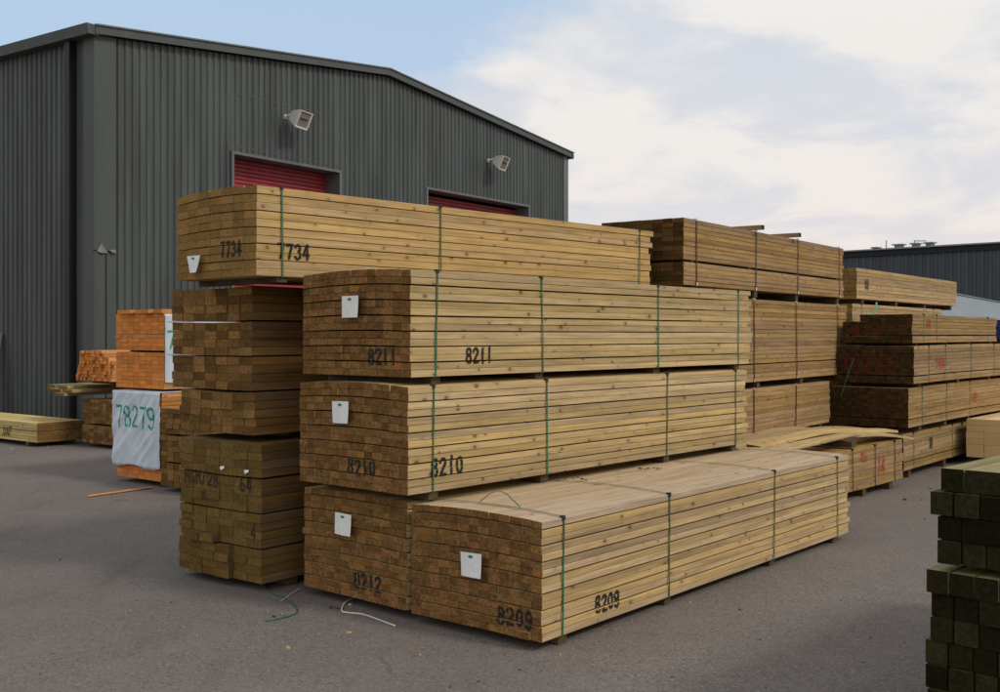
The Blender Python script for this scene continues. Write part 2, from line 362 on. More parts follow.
class Pack: pass
def pack(label, N, yaw, L, W, z0, H, cols, rows, wood, seed, cat='timber pack', name='timber_pack', group=None, indiv=100,
         pair=2, gap=0.0065, splits=None, crown=0.02, sag=0.0, endj=0.006, sidej=0.003, farj=0.02, bearers=(0.3, 0.5), stick=None,
         bearer_h=0.05, nbear=4, straps=(), smat=None, sw=0.012, seal=False, mask=None, part='board', segs=5, hide=False, rowsh=None, skew=0.0, topmat=None):
    rr = random.Random(seed); splits = splits or {}; stick = stick or {}
    root = empty(name, (N[0], N[1], z0), R(yaw)); tag(root, label, cat, group)
    P = Pack(); P.root = root; P.L, P.W, P.H = L, W, H; P.ends = []; P.sides = {}
    tot = sum(splits.values()) + gap*sum(1 for r in range(1, rows) if (r % pair == 0 and r not in splits))
    h = (H - tot)/rows; wcol = W/cols
    mats = list(WOOD[wood]); z = 0.0; items = []; rowj = []
    for r in range(rows):
        if r: z += splits.get(r, gap if r % pair == 0 else 0.0)
        if r % pair == 0: pj = rr.uniform(-sidej, sidej)
        ys = pj + rr.uniform(-sidej, sidej)*.5 + (rowsh.get(r, 0) if rowsh else 0)
        f = (r+1)/rows
        for c in range(cols):
            if mask and not mask(r, c): continue
            y0 = c*wcol + ys + 0.0004; y1 = (c+1)*wcol + ys - 0.0004
            if cols < 10: y0 += rr.uniform(0, .0025); y1 -= rr.uniform(0, .0025)
            xa = rr.uniform(-endj, endj)*.6; xb = L + rr.uniform(-farj, farj)
            if rr.random() < 0.02: xa -= rr.uniform(0.006, 0.014)
            xa += stick.get((r, c), 0.0) + skew*(c/cols)
            if c == 0: xb += rr.uniform(-farj, farj)
            a1, ph, kk = rr.uniform(.0003, .0035), rr.uniform(0, 6.28), rr.uniform(.8, 2.2)
            zf = lambda x, y, f=f: crown*f*(1-(2*y/W-1)**2) + sag*4*(x/L)*(1-x/L)
            yf = lambda x, a1=a1, ph=ph, kk=kk: a1*math.sin(kk*x+ph) if True else 0
            rnd = rr.random(); vis = (c == 0) or r == rows-1
            tj = rr.uniform(.0006, .0028)
            items.append((0 if c == 0 else 1 if r == rows-1 else 2, r, c, xa, xb, y0, y1, z, z+h-tj, zf, yf, rnd))
            P.ends.append((y0, y1, z, z+h-tj, xa, zf))
            if c == 0: P.sides[r] = (xa, xb, z, z+h-tj, y0, yf, zf)
            if c == cols-1: P.sides[('b', r)] = (xa, xb, z, z+h-tj, y1, yf, zf)
        z += h
    key = lambda t: (t[0], t[2] + rr.random()*.01) if t[0] != 1 else (1, t[2])
    items.sort(key=key)
    rest = MB(); nrest = 0
    lim = indiv if len(items) > indiv else len(items)
    if indiv == 0: lim = 0
    for k, it in enumerate(items):
        _, r, c, xa, xb, y0, y1, za, zb, zf, yf, rnd = it
        sg = segs if c == 0 or r == rows-1 else (4 if sag else 1)
        if k < lim:
            m = MB(); board_mesh(m, xa, xb, y0, y1, za, zb, zf, yf, sg, rnd); m.build(part, [topmat, mats[1]] if topmat and r == rows-1 else mats, root)
        else:
            board_mesh(rest, xa, xb, y0, y1, za, zb, zf, yf, sg, rnd); nrest += 1
    if nrest:
        o = rest.build(part + 's', mats, root)
        if lim: tag(o, kind='stuff')
    # bearers under the pack
    for i in range(nbear):
        x = 0.28 + (L-0.56)*i/(nbear-1) if nbear > 1 else L/2
        if i < len(straps) and nbear == len(straps): x = straps[i] + .02
        m = MB(); zz = sag*4*(x/L)*(1-x/L)
        m.box((x-.04, .012+rr.uniform(0,.02), zz-bearer_h, ), (x+.04, W+rr.uniform(-.02,.02), zz-0.0005), [0,0,1,0,1,0])
        # rnd and grain for a cross piece
        m.build('bearer', [DARKGAP, DARKGAP] if not hide else [DARKGAP, DARKGAP], root)
    # spacer slips in the splits (thin dark laths)
    zz = 0.0
    for r in range(rows):
        if r:
            g = splits.get(r, gap if r % pair == 0 else 0.0)
            if g > 0.012:
                for i in range(4):
                    x = 0.2+(L-.4)*i/3; m = MB(); m.box((x-.02, 0.01, zz+.0006+crown*0), (x+.02, W-.01, zz+g-.0006)); m.build('spacer', DARKGAP, root)
            zz += g
        zz += h
    # straps
    for i, s in enumerate(straps):
        m = MB(); o = 0.007; sk = rr.uniform(-.02, .02); cz = lambda y: crown*(1-(2*y/W-1)**2)
        sg = sag*4*(s/L)*(1-s/L)
        path = []; nrm = []
        for k in range(7): path.append((s+sk*(1-k/6)+rr.uniform(-.0025,.0025), -o, -.003+sg+(H+.006)*k/6)); nrm.append((0,-1,0))
        for k in range(9):
            y = -o*.5+(W+o)*k/8; path.append((s+rr.uniform(-.002,.002), y, H+.006+sg+cz(min(max(y,0),W)))); nrm.append((0,0,1))
        for k in range(3): path.append((s, W+o, H+sg-(H)*k/2)); nrm.append((0,1,0))
        path.append((s, W/2, -.004+sg)); nrm.append((0,0,-1)); path.append((s+sk, -o, -.004+sg)); nrm.append((0,0,-1))
        m.band(path, (1,0,0), sw, nrm); so = m.build('strap', smat or GREEN, root)
        m = MB(); m.box((s-.011, -o-.004, H-.012+sg), (s+.011, .014, H+.011+sg)); m.build('corner_guard', SEAL if seal else DARKPL, so)
        if seal:
            m = MB(); m.box((s+sk-.012, -o-.005, .0+sg), (s+sk+.012, -o-.0015, .03+sg)); m.build('seal', SEAL, so)
    # faces for writing: u runs to the viewer's right, v is height above the pack's bottom
    def endface(u, v):
        y = P.W - u
        for (y0, y1, za, zb, xa, zf) in P.ends:
            if y0 <= y <= y1:
                dz = zf(xa, y)
                if za+dz <= v <= zb+dz: return (xa-.0012, y, v), (0,-1,0), (0,0,1)
        return None
    def sideface(u, v):
        for r in range(rows):
            q = P.sides.get(r)
            if not q: continue
            xa, xb, za, zb, y0, yf, zf = q; dz = zf(u, 0)
            if xa <= u <= xb and za+dz <= v <= zb+dz: return (u, y0+yf(u)-.003, v), (1,0,0), (0,0,1)
        return None
    def backface(u, v):      # the y = W face, seen with x running left
        x = u
        for r in range(rows):
            q = P.sides.get(('b', r))
            if not q: continue
            xa, xb, za, zb, y1, yf, zf = q; dz = zf(x, W)
            if xa <= x <= xb and za+dz <= v <= zb+dz: return (x, y1+yf(x)+.004, v), (1,0,0), (0,0,1)
        return None
    P.end, P.side, P.back = endface, sideface, backface
    return P

def sheet_label(P, u, v, w=0.155, h=0.135, seed=1, folded=False, x=-0.034):
    """white paper tag stapled on the end face, green emblem near its top"""
    rr = random.Random(seed); m = MB(); n = 6; y0 = P.W-u; a = rr.uniform(-.05, .05)
    def pt(i, j, off=0):
        q, t = i/n, j/n; sq = (.55+.45*t) if folded else 1
        bend = 0.006*math.sin(3*q+a*20)*(1-t) + .008*(1-t)**2*q
        yy = (q-.5)*w*sq; zz = t*h
        return (x-bend+off, y0 - (yy*math.cos(a)+zz*math.sin(a)), v + zz*math.cos(a)-yy*math.sin(a))
    vs = [pt(i, j) for j in range(n+1) for i in range(n+1)] + [pt(i, j, .0008) for j in range(n+1) for i in range(n+1)]
    K = (n+1)**2; fs = [(j*(n+1)+i, j*(n+1)+i+1, (j+1)*(n+1)+i+1, (j+1)*(n+1)+i) for j in range(n) for i in range(n)]
    fs += [tuple(K+i for i in f[::-1]) for f in fs]; m.add(vs, fs)
    o = m.build('paper_label', PAPER, P.root, True)
    m = MB(); c = pt(n*.48, n*.84); k = 16
    m.add([(c[0]-.0022, c[1]-.017*math.cos(2*math.pi*i/k), c[2]+.0085*math.sin(2*math.pi*i/k)) for i in range(k)] + [(c[0]-.0008, c[1]-.017*math.cos(2*math.pi*i/k), c[2]+.0085*math.sin(2*math.pi*i/k)) for i in range(k)],
          [tuple(range(k))] + [(i, (i+1) % k, k+(i+1) % k, k+i) for i in range(k)])
    m.build('green_emblem', EMBLEM, o)

# ============================================================ SETTING
m = MB(); m.add([(-1500,-1500,0),(1500,-1500,0),(1500,1500,0),(-1500,1500,0)], [(0,1,2,3)])
tag(m.build('asphalt_yard', asphalt()), kind='structure')

# ------------------------------------------------------------ the big warehouse; local x along the gable wall, y back along the side wall
WY = 55.2; wh = empty('warehouse', (-7.65, 20.4, 0), R(WY))
tag(wh, 'large dark grey corrugated metal warehouse with red roller doors', 'warehouse')
WL, RT, EH, RH, DEP = 17.1, 8.32, 7.42, 8.28, 34.0
def roofz(t): return EH + (RH-EH)*(t/RT) if t < RT else RH - (RH-EH)*((t-RT)/(WL-RT))
DOORS = [(3.36, 6.62, 5.58), (10.0, 14.85, 5.56)]
def ribs(a, b, pitch=0.168, d=0.032):
    """profile points (t, depth) between a and b"""
    o = [(a, 0.0)]; t = a + pitch*.3
    while t + pitch*.75 < b:
        o += [(t, 0.0), (t+pitch*.12, d), (t+pitch*.48, d), (t+pitch*.60, 0.0)]; t += pitch
    o.append((b, 0.0)); return o
def wallstrip(m, prof, zb, zt, fn):
    vs = []; fs = []
    for i, (t, d) in enumerate(prof): vs += [fn(t, d, zb), fn(t, d, zt(t) if callable(zt) else zt)]
    fs = [(2*i, 2*i+2, 2*i+3, 2*i+1) for i in range(len(prof)-1)]
    m.add(vs, fs)
m = MB(); ff = lambda t, d, z: (t, -d, z)
edges = [0.42]; segs = []
for a, b, zt in DOORS: segs += [(edges[-1], a, 0), (a, b, zt)]; edges.append(b)
segs.append((edges[-1], WL-.22, 0))
for a, b, zb in segs: wallstrip(m, ribs(a, b), zb, lambda t: roofz(t)-.06, ff)
m.build('gable_wall', CLAD, wh)
m = MB(); fb = lambda t, d, z: (0-d, t, z)
wallstrip(m, ribs(1.0, DEP), 0, EH-.05, lambda t, d, z: (-d, t, z)); m.box((0.0, .25, 0), (.02, 1.0, EH-.05)); m.build('side_wall', CLAD, wh)
m = MB(); wallstrip(m, ribs(0, DEP, .5), 0, EH-.05, lambda t, d, z: (WL+d, t, z)); m.build('side_wall', CLAD, wh)
m = MB(); m.prism([(0,0),(WL,0),(WL,EH),(RT,RH),(0,EH)], lambda p: (p[0], DEP, p[1]), lambda p: (p[0], DEP+.1, p[1])); m.build('rear_wall', CLAD, wh)
m = MB()
for z in (.9, 2.4, 3.9, 5.75, 6.9):
    t = .42 + .168*.3 + .168*.3
    k = 0
    while t < WL-.3:
        if not any(a-.1 < t < b+.1 and z < zt+.1 for a, b, zt in DOORS) and z < roofz(t)-.2 and k % 2 == 0: m.box((t-.013, -.044, z-.013), (t+.013, -.0325, z+.013))
        t += .168; k += 1
tag(m.build('cladding_screws', CLADL, wh), kind='stuff')
# corner flashing, wide and smooth
m = MB(); m.box((-.05, -.05, 0), (.40, -.005, 3.28)); m.box((-.055, -.055, 3.30), (.42, -.005, roofz(.2)-.05)); m.box((-.05, -.006, 0), (-.004, .30, EH-.05))
m.box((.405, -.042, 0), (.43, -.004, EH-.02)); m.build('corner_flashing', CLADT, wh)
m = MB(); m.box((WL-.22, -.05, 0), (WL+.05, -.004, EH-.03)); m.box((WL-.0, -.004, 0), (WL+.05, .2, EH-.05)); m.build('corner_flashing', CLADL, wh)
# bent lifted flap of flashing and seam below it
m = MB(); z = 3.30
m.add([(.0,-.062,z-.02),(.24,-.065,z-.04),(.10,-.06,z+.13),(.08,-.10,z-.05)], [(0,3,2),(3,1,2),(0,1,3)])
m.add([(.26,-.063,z+.02),(.40,-.065,z+.04),(.30,-.12,z-.03),(.41,-.09,z-.03)], [(0,1,2),(1,3,2)])
m.build('bent_flashing_flap', CLADL, wh)
m = MB(); m.box((.19, -.058, 0), (.215, -.0505, 3.27)); m.build('flashing_seam', DARKP, wh)
# gutter downpipe on the side wall
m = MB(); m.box((-.16, .58, 0), (-.01, .74, EH-.1)); m.build('downpipe', DARKP, wh)
# roof, verge and gutter
m = MB(); ov = .12
for a, b, za, zb in ((-.25, RT, EH-.02, RH), (RT, WL+.16, RH, EH-.02)):
    m.add([(a,-ov,za+.06),(b,-ov,zb+.06),(b,DEP+.2,zb+.06),(a,DEP+.2,za+.06),(a,-ov,za-.02),(b,-ov,zb-.02),(b,DEP+.2,zb-.02),(a,DEP+.2,za-.02)],
          [(0,1,2,3),(7,6,5,4),(0,4,5,1),(3,2,6,7),(0,3,7,4),(1,5,6,2)])
m.build('roof', ROOFM, wh)
m = MB()
for a, b, za, zb in ((-.1, RT, EH+.02, RH+.04), (RT, WL+.16, RH+.04, EH+.02)):
    m.prism([(a,za-.09),(b,zb-.09),(b,zb+.06),(a,za+.06)], lambda p: (p[0], -ov-.05, p[1]), lambda p: (p[0], -ov-.002, p[1]))
m.build('verge_trim', CLADT, wh)
m = MB()
for a, b, za, zb in ((-.1, RT, EH+.085, RH+.105), (RT, WL+.2, RH+.105, EH+.085)):
    m.prism([(a,za),(b,zb),(b,zb+.03),(a,za+.03)], lambda p: (p[0], -ov-.08, p[1]), lambda p: (p[0], .1, p[1]))
m.build('verge_cap', CLADL, wh)
m = MB(); g0, g1 = -.12, DEP+.3
m.prism([(-.02,EH-.09),(-.24,EH-.09),(-.28,EH+.10),(-.26,EH+.10),(-.22,EH-.07),(-.02,EH-.07)], lambda p: (p[0], g0, p[1]), lambda p: (p[0], g1, p[1]))
m.prism([(-.02,EH-.09),(-.24,EH-.09),(-.28,EH+.10),(-.02,EH+.10)], lambda p: (p[0], g0-.03, p[1]), lambda p: (p[0], g0-.002, p[1]))
m.build('gutter', CLADT, wh)
m = MB(); m.box((WL+.055, -.17, EH-.09), (WL+.2, DEP, EH+.06)); m.build('gutter', CLADT, wh)
for a, b, zt in DOORS:
    rd = .42
    m = MB(); n = int(zt/.09)
    for i in range(n):          # curved slats of the roller shutter
        z = i*.09
        m.add([(a-.02, rd, z), (b+.02, rd, z), (b+.02, rd-.022, z+.02), (a-.02, rd-.022, z+.02), (b+.02, rd-.022, z+.07), (a-.02, rd-.022, z+.07), (b+.02, rd, z+.088), (a-.02, rd, z+.088)],
              [(0,1,2,3),(3,2,4,5),(5,4,6,7)])
    d = m.build('roller_door', REDDOOR, wh)
    m = MB(); m.box((a-.02, rd-.05, 0), (b+.02, rd+.02, .1)); m.build('bottom_rail', DARKP, d)
    m = MB()
    m.box((a-.07, -.055, 0), (a-.001, rd+.05, zt+.06)); m.box((b+.001, -.055, 0), (b+.07, rd+.05, zt+.06)); m.box((a-.001, -.055, zt+.001), (b+.001, rd+.05, zt+.06))
    m.build('door_frame', CLADT2, wh)

def floodlight(t, z, label):
    wx, wy = R(WY), 0
    c, s = math.cos(R(WY)), math.sin(R(WY))
    o = empty('floodlight', (-7.65 + c*t + s*.05, 20.4 + s*t - c*.05, z), R(WY)); tag(o, label, 'floodlight', 'floodlights on the warehouse gable')
    m = MB(); m.box((-.04,-.03,-.05), (.04,.02,.05)); m.tube([(0,-.02,0),(0,-.14,.02),(0,-.24,.0)], .035, 8); m.build('bracket', LAMPW, o)
    # flared housing tilted down and to the side
    from mathutils import Matrix
    M = Matrix.Translation((.02,-.20,.02)) @ Matrix.Rotation(R(14), 4, 'Z') @ Matrix.Rotation(R(24), 4, 'X') @ Matrix.Scale(.95, 4)
    def sec(y, w, h): return [M @ Vector((sx*w, y, sz*h)) for sx, sz in ((-1,-1),(1,-1),(1,1),(-1,1))]
    S = [sec(0,.09,.08), sec(-.06,.14,.12), sec(-.30,.26,.20), sec(-.36,.27,.21), sec(-.36,.245,.185), sec(-.335,.235,.175)]
    vs = [v for q in S for v in q]; fs = [(i*4+k, i*4+(k+1) % 4, (i+1)*4+(k+1) % 4, (i+1)*4+k) for i in range(5) for k in range(4)] + [(3,2,1,0)]
    m = MB(); m.add(vs, fs); m.build('housing', LAMPW, o)
    m = MB(); m.add(sec(-.336,.236,.176), [(0,1,2,3)]); m.build('glass', LGLASS, o)
    m = MB(); a, b = M @ Vector((-.16,-.345,.02)), M @ Vector((.16,-.345,.02)); m.tube([a, b], .012, 8); m.build('lamp_tube', STEEL, o)
floodlight(4.85, 6.62, 'pale floodlight above the nearer red door, the left of the two')
floodlight(12.75, 6.68, 'pale floodlight above the farther red door, the right of the two')

# cladding sheets leaning on the side wall
for i, (y, lean, w) in enumerate(((2.75, .5, .20), (3.25, .62, .16), (3.75, .5, .2))):
    c, s = math.cos(R(WY)), math.sin(R(WY))
    o = MB(); x0 = -.12
    prof = [(0,0),(.04,0),(.055,.02),(.10,.02),(.115,0),(.16,0),(w,.0)]
    vs = [];
    for q, d in prof: vs += [(-lean-d, q, 0.0), (-.06-d, q+.28, 1.75)]
    o.add(vs, [(2*k, 2*k+2, 2*k+3, 2*k+1) for k in range(len(prof)-1)])
    q = o.build('cladding_sheet', CLADL if i != 1 else CLADT); q.location = (-7.65 - s*y, 20.4 + c*y, 0.0); q.rotation_euler = (0, 0, R(WY))
    md = q.modifiers.new('t', 'SOLIDIFY'); md.thickness = .004
    tag(q, ('nearest to the building corner', 'middle, darker', 'farthest from the building corner')[i] + ' narrow spare cladding strip leaning on the side wall', 'cladding sheet', 'cladding strips leaning on the side wall')

# ------------------------------------------------------------ far building at the right
A = Vector((26.8, 57.8, 0)); u = Vector((-.72, .694, 0)).normalized()
fbz = math.degrees(math.atan2(u.y, u.x))
fb = empty('far_warehouse', (A.x - u.x*14, A.y - u.y*14, 0), R(fbz)); tag(fb, 'long dark metal building with roof vents, beyond the right hand stacks', 'warehouse')
FL, FH = 29.0, 6.70
m = MB(); wallstrip(m, ribs(0, FL, .42, .06), 0, FH-.1, lambda t, d, z: (t, d, z)); m.box((0,-24,0), (.1,0,FH-.1)); m.box((FL-.1,-24,0), (FL,0,FH-.1)); m.build('wall', FARCLAD, fb)
m = MB(); m.box((-.2, .07, FH-.42), (FL+.1, .16, FH-.02)); m.build('eaves_band', DARKP, fb)
m = MB(); m.add([(-.2,.3,FH-.02),(FL+.1,.3,FH-.02),(FL+.1,-12,FH+.62),(-.2,-12,FH+.62),(FL+.1,-24,FH),(-.2,-24,FH)], [(0,1,2,3),(3,2,4,5)])
m.box((-.2,.17,FH-.10),(FL+.1,.32,FH-.025)); m.build('roof', FARLIGHT, fb)
for i, (px, w, k) in enumerate(((871, .7, 0), (881, .12, 1), (894, 1.0, 2), (911, .85, 2), (925, .9, 2))):
    # on the roof, seen just over its near edge
    q = (px-500)/1080; rx, ry = fb.location.x, fb.location.y
    t = (q*ry - rx)/(u.x - q*u.y)
    m = MB(); y = -.7; zb = FH + .02; w *= .5
    if k == 1: m.tube([(t, y, zb), (t, y, zb+.5)], .03, 6)
    else:
        m.box((t-w*.4, y-.2, zb-.1), (t+w*.4, y+.2, zb+.06+.05*k)); m.box((t-w*.62, y-.3, zb+.062+.05*k), (t+w*.62, y+.3, zb+.13+.05*k))
        if px == 925: m.tube([(t+.9, y, zb+.36), (t+.2, y, zb+.32)], .03, 6); m.tube([(t+.9, y, zb), (t+.9, y, zb+.4)], .03, 6)
    v = m.build('pipe' if k == 1 else 'roof_vent', FARLIGHT, fb)
# low shed roof of galvanised sheets in front of it
sh = empty('low_shed', (14.4-.53*13, 34-.848*13, 0), R(58)); tag(sh, 'low shed with a pale galvanised corrugated roof behind the right hand stacks', 'shed')
prof = ribs(0, 30, .32, .05); m = MB(); vs = []
for t, d in prof: vs += [(t, -2.0, 1.98+d), (t, 0, 2.92+d)]
m.add(vs, [(2*k, 2*k+2, 2*k+3, 2*k+1) for k in range(len(prof)-1)]); m.box((0,-.1,2.955),(30,.15,2.99)); m.build('roof', GALV, sh)
m = MB(); m.box((.2,-1.8,0),(29.8,-.1,1.9)); m.build('wall', FARCLAD, sh)

# ============================================================ TIMBER PACKS
TP = 'strapped packs of sawn timber in the yard'
SPL = lambda *a: {r: g for r, g in a}
# --- central stack
P = pack('low front timber pack stencilled 8209, nearest the camera on the asphalt', (.223,5.768), 50.3, 4.20, .97, .055, .645, 13, 15, 'gold', 1,
     group=TP, straps=(.19,1.31,2.80,3.95), crown=.017, topmat=DUSTY)
writing('8209', P.end, .66, .055, .098, BLACKINK, 'stencilled_number', P.root, seed=1)
writing('8209', P.side, .50, .055, .098, BLACKINK, 'stencilled_number', P.root, seed=2)
sheet_label(P, .50, .29, seed=3)
# loose loop in the first strap
m = MB(); pts = [(.19, .60-.3*i/10, .671+.075*math.sin(math.pi*i/10)*(1 if i < 8 else .9)) for i in range(11)]
m.band(pts, (1,0,0), .013, [(0,0,1)]*11); m.build('strap_loop', GREEN, P.root)
P8209 = P
P = pack('bottom timber pack of the central stack, stencilled 8212, half hidden', (-.553,6.435), 48.3, 4.2, .98, .055, .646, 13, 15, 'pale', 2, group=TP, straps=(.2,1.3,2.8,3.9), crown=.012)
writing('8212', P.end, .50, .07, .098, BLACKINK, 'stencilled_number', P.root, seed=4)
sheet_label(P, .43, .39, seed=5)
P = pack('middle timber pack of the central stack, stencilled 8210', (-.537,6.303), 48.9, 4.07, 1.0, .762, .633, 13, 14, 'pale', 3, group=TP, straps=(.207,1.289,2.797,3.87), crown=.018, farj=.03)
writing('8210', P.end, .47, .085, .098, BLACKINK, 'stencilled_number', P.root, seed=6)
writing('8210', P.side, .19, .09, .11, BLACKINK, 'stencilled_number', P.root, seed=7)
sheet_label(P, .44, .395, seed=8)
P = pack('top timber pack of the central stack, stencilled 8211', (-.529,6.386), 49.0, 4.17, 1.0, 1.448, .640, 13, 14, 'pale', 4, group=TP, straps=(.223,1.23,2.68,3.95), crown=.018, farj=.03)
writing('8211', P.end, .63, .07, .098, BLACKINK, 'stencilled_number', P.root, seed=9)
writing('8211', P.side, .48, .075, .098, BLACKINK, 'stencilled_number', P.root, seed=10)
sheet_label(P, .50, .36, seed=11)
# --- tall stack behind it at the left
st = {(r, c): (-.032-.006*((r*7+c*3) % 3) if c < 5 else -.012) for r in range(0, 4) for c in range(2, 6)}; st.update({(4,4): -.07, (4,3): -.06, (9,4): -.05, (5,5): -.015})
P = pack('lowest olive brown timber pack of the tall left stack, stencilled MGM/28 64', (-1.573,7.122), 51.5, 4.2, .89, .055, .925, 6, 16, 'olive', 5, group=TP, gap=.001, splits=SPL((4,.009),(8,.009),(12,.011)), stick=st, crown=-.01, endj=.008, straps=())
writing('MGM/28', P.end, .05, .60, .10, FAINTINK, 'stencilled_number', P.root, seed=12, w=.13)
writing('64', P.end, .66, .595, .11, FAINTINK, 'stencilled_number', P.root, seed=13, w=.13)
writing('4', P.end, .78, .29, .10, FAINTINK, 'stencilled_number', P.root, seed=14, w=.13)
for u_, z_ in ((.50, .74), (.76, .735)):
    m = MB(); y = P.W-u_; m.add([(-.02,y-.022,z_),(-.025,y+.02,z_+.008),(-.03,y+.006,z_-.014),(-.015,y-.012,z_+.014)], [(0,2,1,3)]); m.build('plastic_scrap', PAPER, P.root)
P = pack('thin brown timber pack directly above the pack stencilled MGM/28', (-1.655,7.30), 50.8, 4.2, .86, 1.02, .29, 7, 5, 'brown', 6, group=TP, gap=.001, endj=.015, crown=-.012, bearer_h=.02)
P = pack('chequered brown timber pack right under the top pack stencilled 7734', (-1.706,7.422), 49.8, 4.2, .96, 1.315, .725, 7, 12, 'brown', 7, group=TP, gap=.001, splits=SPL((4,.008),(8,.010)), endj=.010, crown=-.01, bearer_h=.01)
for zz in (.235, .478):
    m = MB(); m.box((-.02,.66,zz), (-.017,.99,zz+.006)); m.build('steel_band', GREYBAND, P.root)
P = pack('topmost pale timber pack of the left stack, stencilled 7734', (-1.545,6.86), 46.1, 4.22, .98, 2.078, .575, 7, 11, 'dull', 8, group=TP, gap=.004, straps=(.185,1.589,4.05), crown=.02, rowsh={10:.0, 9:.0}, nbear=3, bearer_h=.035, farj=.03)
writing('7734', P.end, .55, .135, .10, BLACKINK, 'stencilled_number', P.root, seed=15)
writing('7734', P.side, .16, .12, .10, BLACKINK, 'stencilled_number', P.root, seed=16)
sheet_label(P, .27, .045, .17, .115, seed=17, folded=True)
# --- small brown stack seen at its left, behind
for k, (z0, h, rows, lb) in enumerate(((.06,.25,4,'lowest brown pack between the grey wrapped pack and the tall left stack'), (.33,.28,5,'middle brown pack between the grey wrapped pack and the tall left stack'), (.635,.27,5,'topmost brown pack of three between the grey wrapped pack and the tall left stack'))):
    pack(lb, (-2.98,11.2), 50, 4.0, .95, z0, h, 8, rows, 'brown', 20+k, group=TP, gap=.001, endj=.015, crown=0, nbear=3, bearer_h=.022 if k else .05)
# --- orange stack with plastic
PL = pack('orange timber pack with its end wrapped in grey plastic marked 78279', (-3.766,12.034), 50.4, 4.2, .93, .06, .99, 8, 20, 'orange', 30, group=TP, gap=.001, splits=SPL((5,.01),(10,.01),(15,.01)), endj=.003, crown=0, nbear=3)
PU = pack('bare orange timber pack on top of the grey wrapped 78279 pack', (-3.789,12.186), 50.3, 4.2, 1.0, 1.085, .86, 8, 18, 'orange', 31, group=TP, gap=.001, splits=SPL((9,.022),(13,.006)), crown=0, nbear=3, bearer_h=.035, endj=.004)
for i in range(5):
    m = MB(); y = .02+.19*i; board_mesh(m, -.02-.05*(i % 2), 3.9, y, y+.16, 0, .045, lambda x, yy: 0, lambda x: .0, 2, random.Random(i).random())
    o = m.build('loose_orange_board', list(WOOD['orange'])); o.location = PU.root.location + Vector((0,0,.862)); o.rotation_euler = (0,0,R(50.3))
    tag(o, 'loose orange board on top of the orange pack, ' + ('rightmost of five','second from the right of five','middle one of five','second from the left of five','leftmost of five')[i], 'board', 'loose boards on the orange stack')
def wrap(P, name, x, ya, yb, za, zb, side=False, seed=1, amp=.075):
    rr = random.Random(seed); fr = [(rr.uniform(3,15), rr.uniform(3,12), rr.uniform(0,6.3), rr.uniform(.2,1)) for _ in range(9)]
    S = sum(f[3] for f in fr)
    def dsp(a, b): return amp*sum(f[3]*(1-abs(math.sin(f[0]*a+f[1]*b+f[2])))**3 for f in fr)/S
    n = 34; m = MB(); vs = []
    for j in range(n+1):
        for i in range(n+1):
            a = ya+(yb-ya)*i/n; b = za+(zb-za)*j/n + (.018*math.sin(9*a+seed) if j == 0 else 0)
            vs.append((a, x-dsp(a, b)-.002, b) if side else (x-dsp(a, b)-.002, a, b))
    fs = [(j*(n+1)+i, j*(n+1)+i+1, (j+1)*(n+1)+i+1, (j+1)*(n+1)+i) for j in range(n) for i in range(n)]
    m.add(vs, fs); o = m.build(name, FOIL, P.root, True)
    md = o.modifiers.new('t', 'SOLIDIFY'); md.thickness = .002
    return o, dsp
w1, dsp = wrap(PL, 'plastic_wrap', -.02, -.01, .96, .14, .995, seed=3)
m = MB(); m.box((-.03,-.012,.9955), (.8,.95,.999)); m.build('plastic_wrap_top', FOIL, PL.root)
writing('78279', lambda u, v: ((-.026-dsp(.93-u, v), .93-u, v), (0,-1,0), (0,0,1)), .06, .58, .26, GREENINK, 'painted_number', w1, w=.12, cell=.006, adv=.62, slant=-.05, fuzz=.0, seed=3)
w2, dsp2 = wrap(PU, 'plastic_wrap', -.012, .0, 1.5, .06, .85, side=True, seed=8, amp=.02)
writing('782', lambda u, v: ((u, -.017-dsp2(u, v), v), (1,0,0), (0,0,1)), .02, .45, .22, GREENINK, 'painted_number', w2, w=.09, cell=.006, adv=.6, fuzz=0, seed=5)
# --- things left of the orange stack
pack('lower brown pack on the ground under the heap of weathered planks', (-5.66,15.95), 50, 4, .98, .06, .27, 9, 5, 'brown', 40, group=TP, gap=.001, crown=0, nbear=3)
pack('upper brown pack directly carrying the heap of weathered planks', (-5.66,15.98), 50.5, 4, .95, .36, .36, 9, 7, 'brown', 41, group=TP, gap=.001, crown=0, nbear=3, bearer_h=.025)
rr = random.Random(5)
PLK = [(-6.52,16.30,.725,66,0,.22),(-6.62,16.55,.725,66,.02,.22),(-6.40,16.3,.775,66,0,.22),(-6.66,16.52,.775,67,0,.2),(-6.83,16.75,.775,65,0,.22),(-6.55,16.5,.825,65,0,.22),(-6.9,16.9,.825,66,0,.2)]
nm = ('lowest front','lowest rear','front middle','middle','rear middle','upper front','upper rear')
for i, (x, y, z, yw, s, w) in enumerate(PLK):
    x -= .06; z += .05
    m = MB(); board_mesh(m, 0, 3.6, 0, w, 0, .046, lambda xx, yy: 0, lambda xx: 0, 2, rr.random())
    o = m.build('loose_plank', list(WOOD['grey'])); o.location = (x, y, z); o.rotation_euler = (0, 0, R(yw-8))
    tag(o, nm[i] + ' weathered plank of the small heap left of the orange stack', 'plank', 'weathered planks left of the orange stack')
pack('rounded bundle of thin orange battens, left of the orange stack', (-5.78,16.1), 50, 3.6, 1.0, 1.0, .45, 17, 9, 'orange', 42, group=TP, name='batten_bundle', cat='batten bundle', part='batten', gap=.0, crown=.02, nbear=2, bearer_h=.05, endj=.05,
     mask=lambda r, c: not (r > 5 and (c < (r-5)*1.6 or c > 16-(r-6)*.6)), sidej=.008)
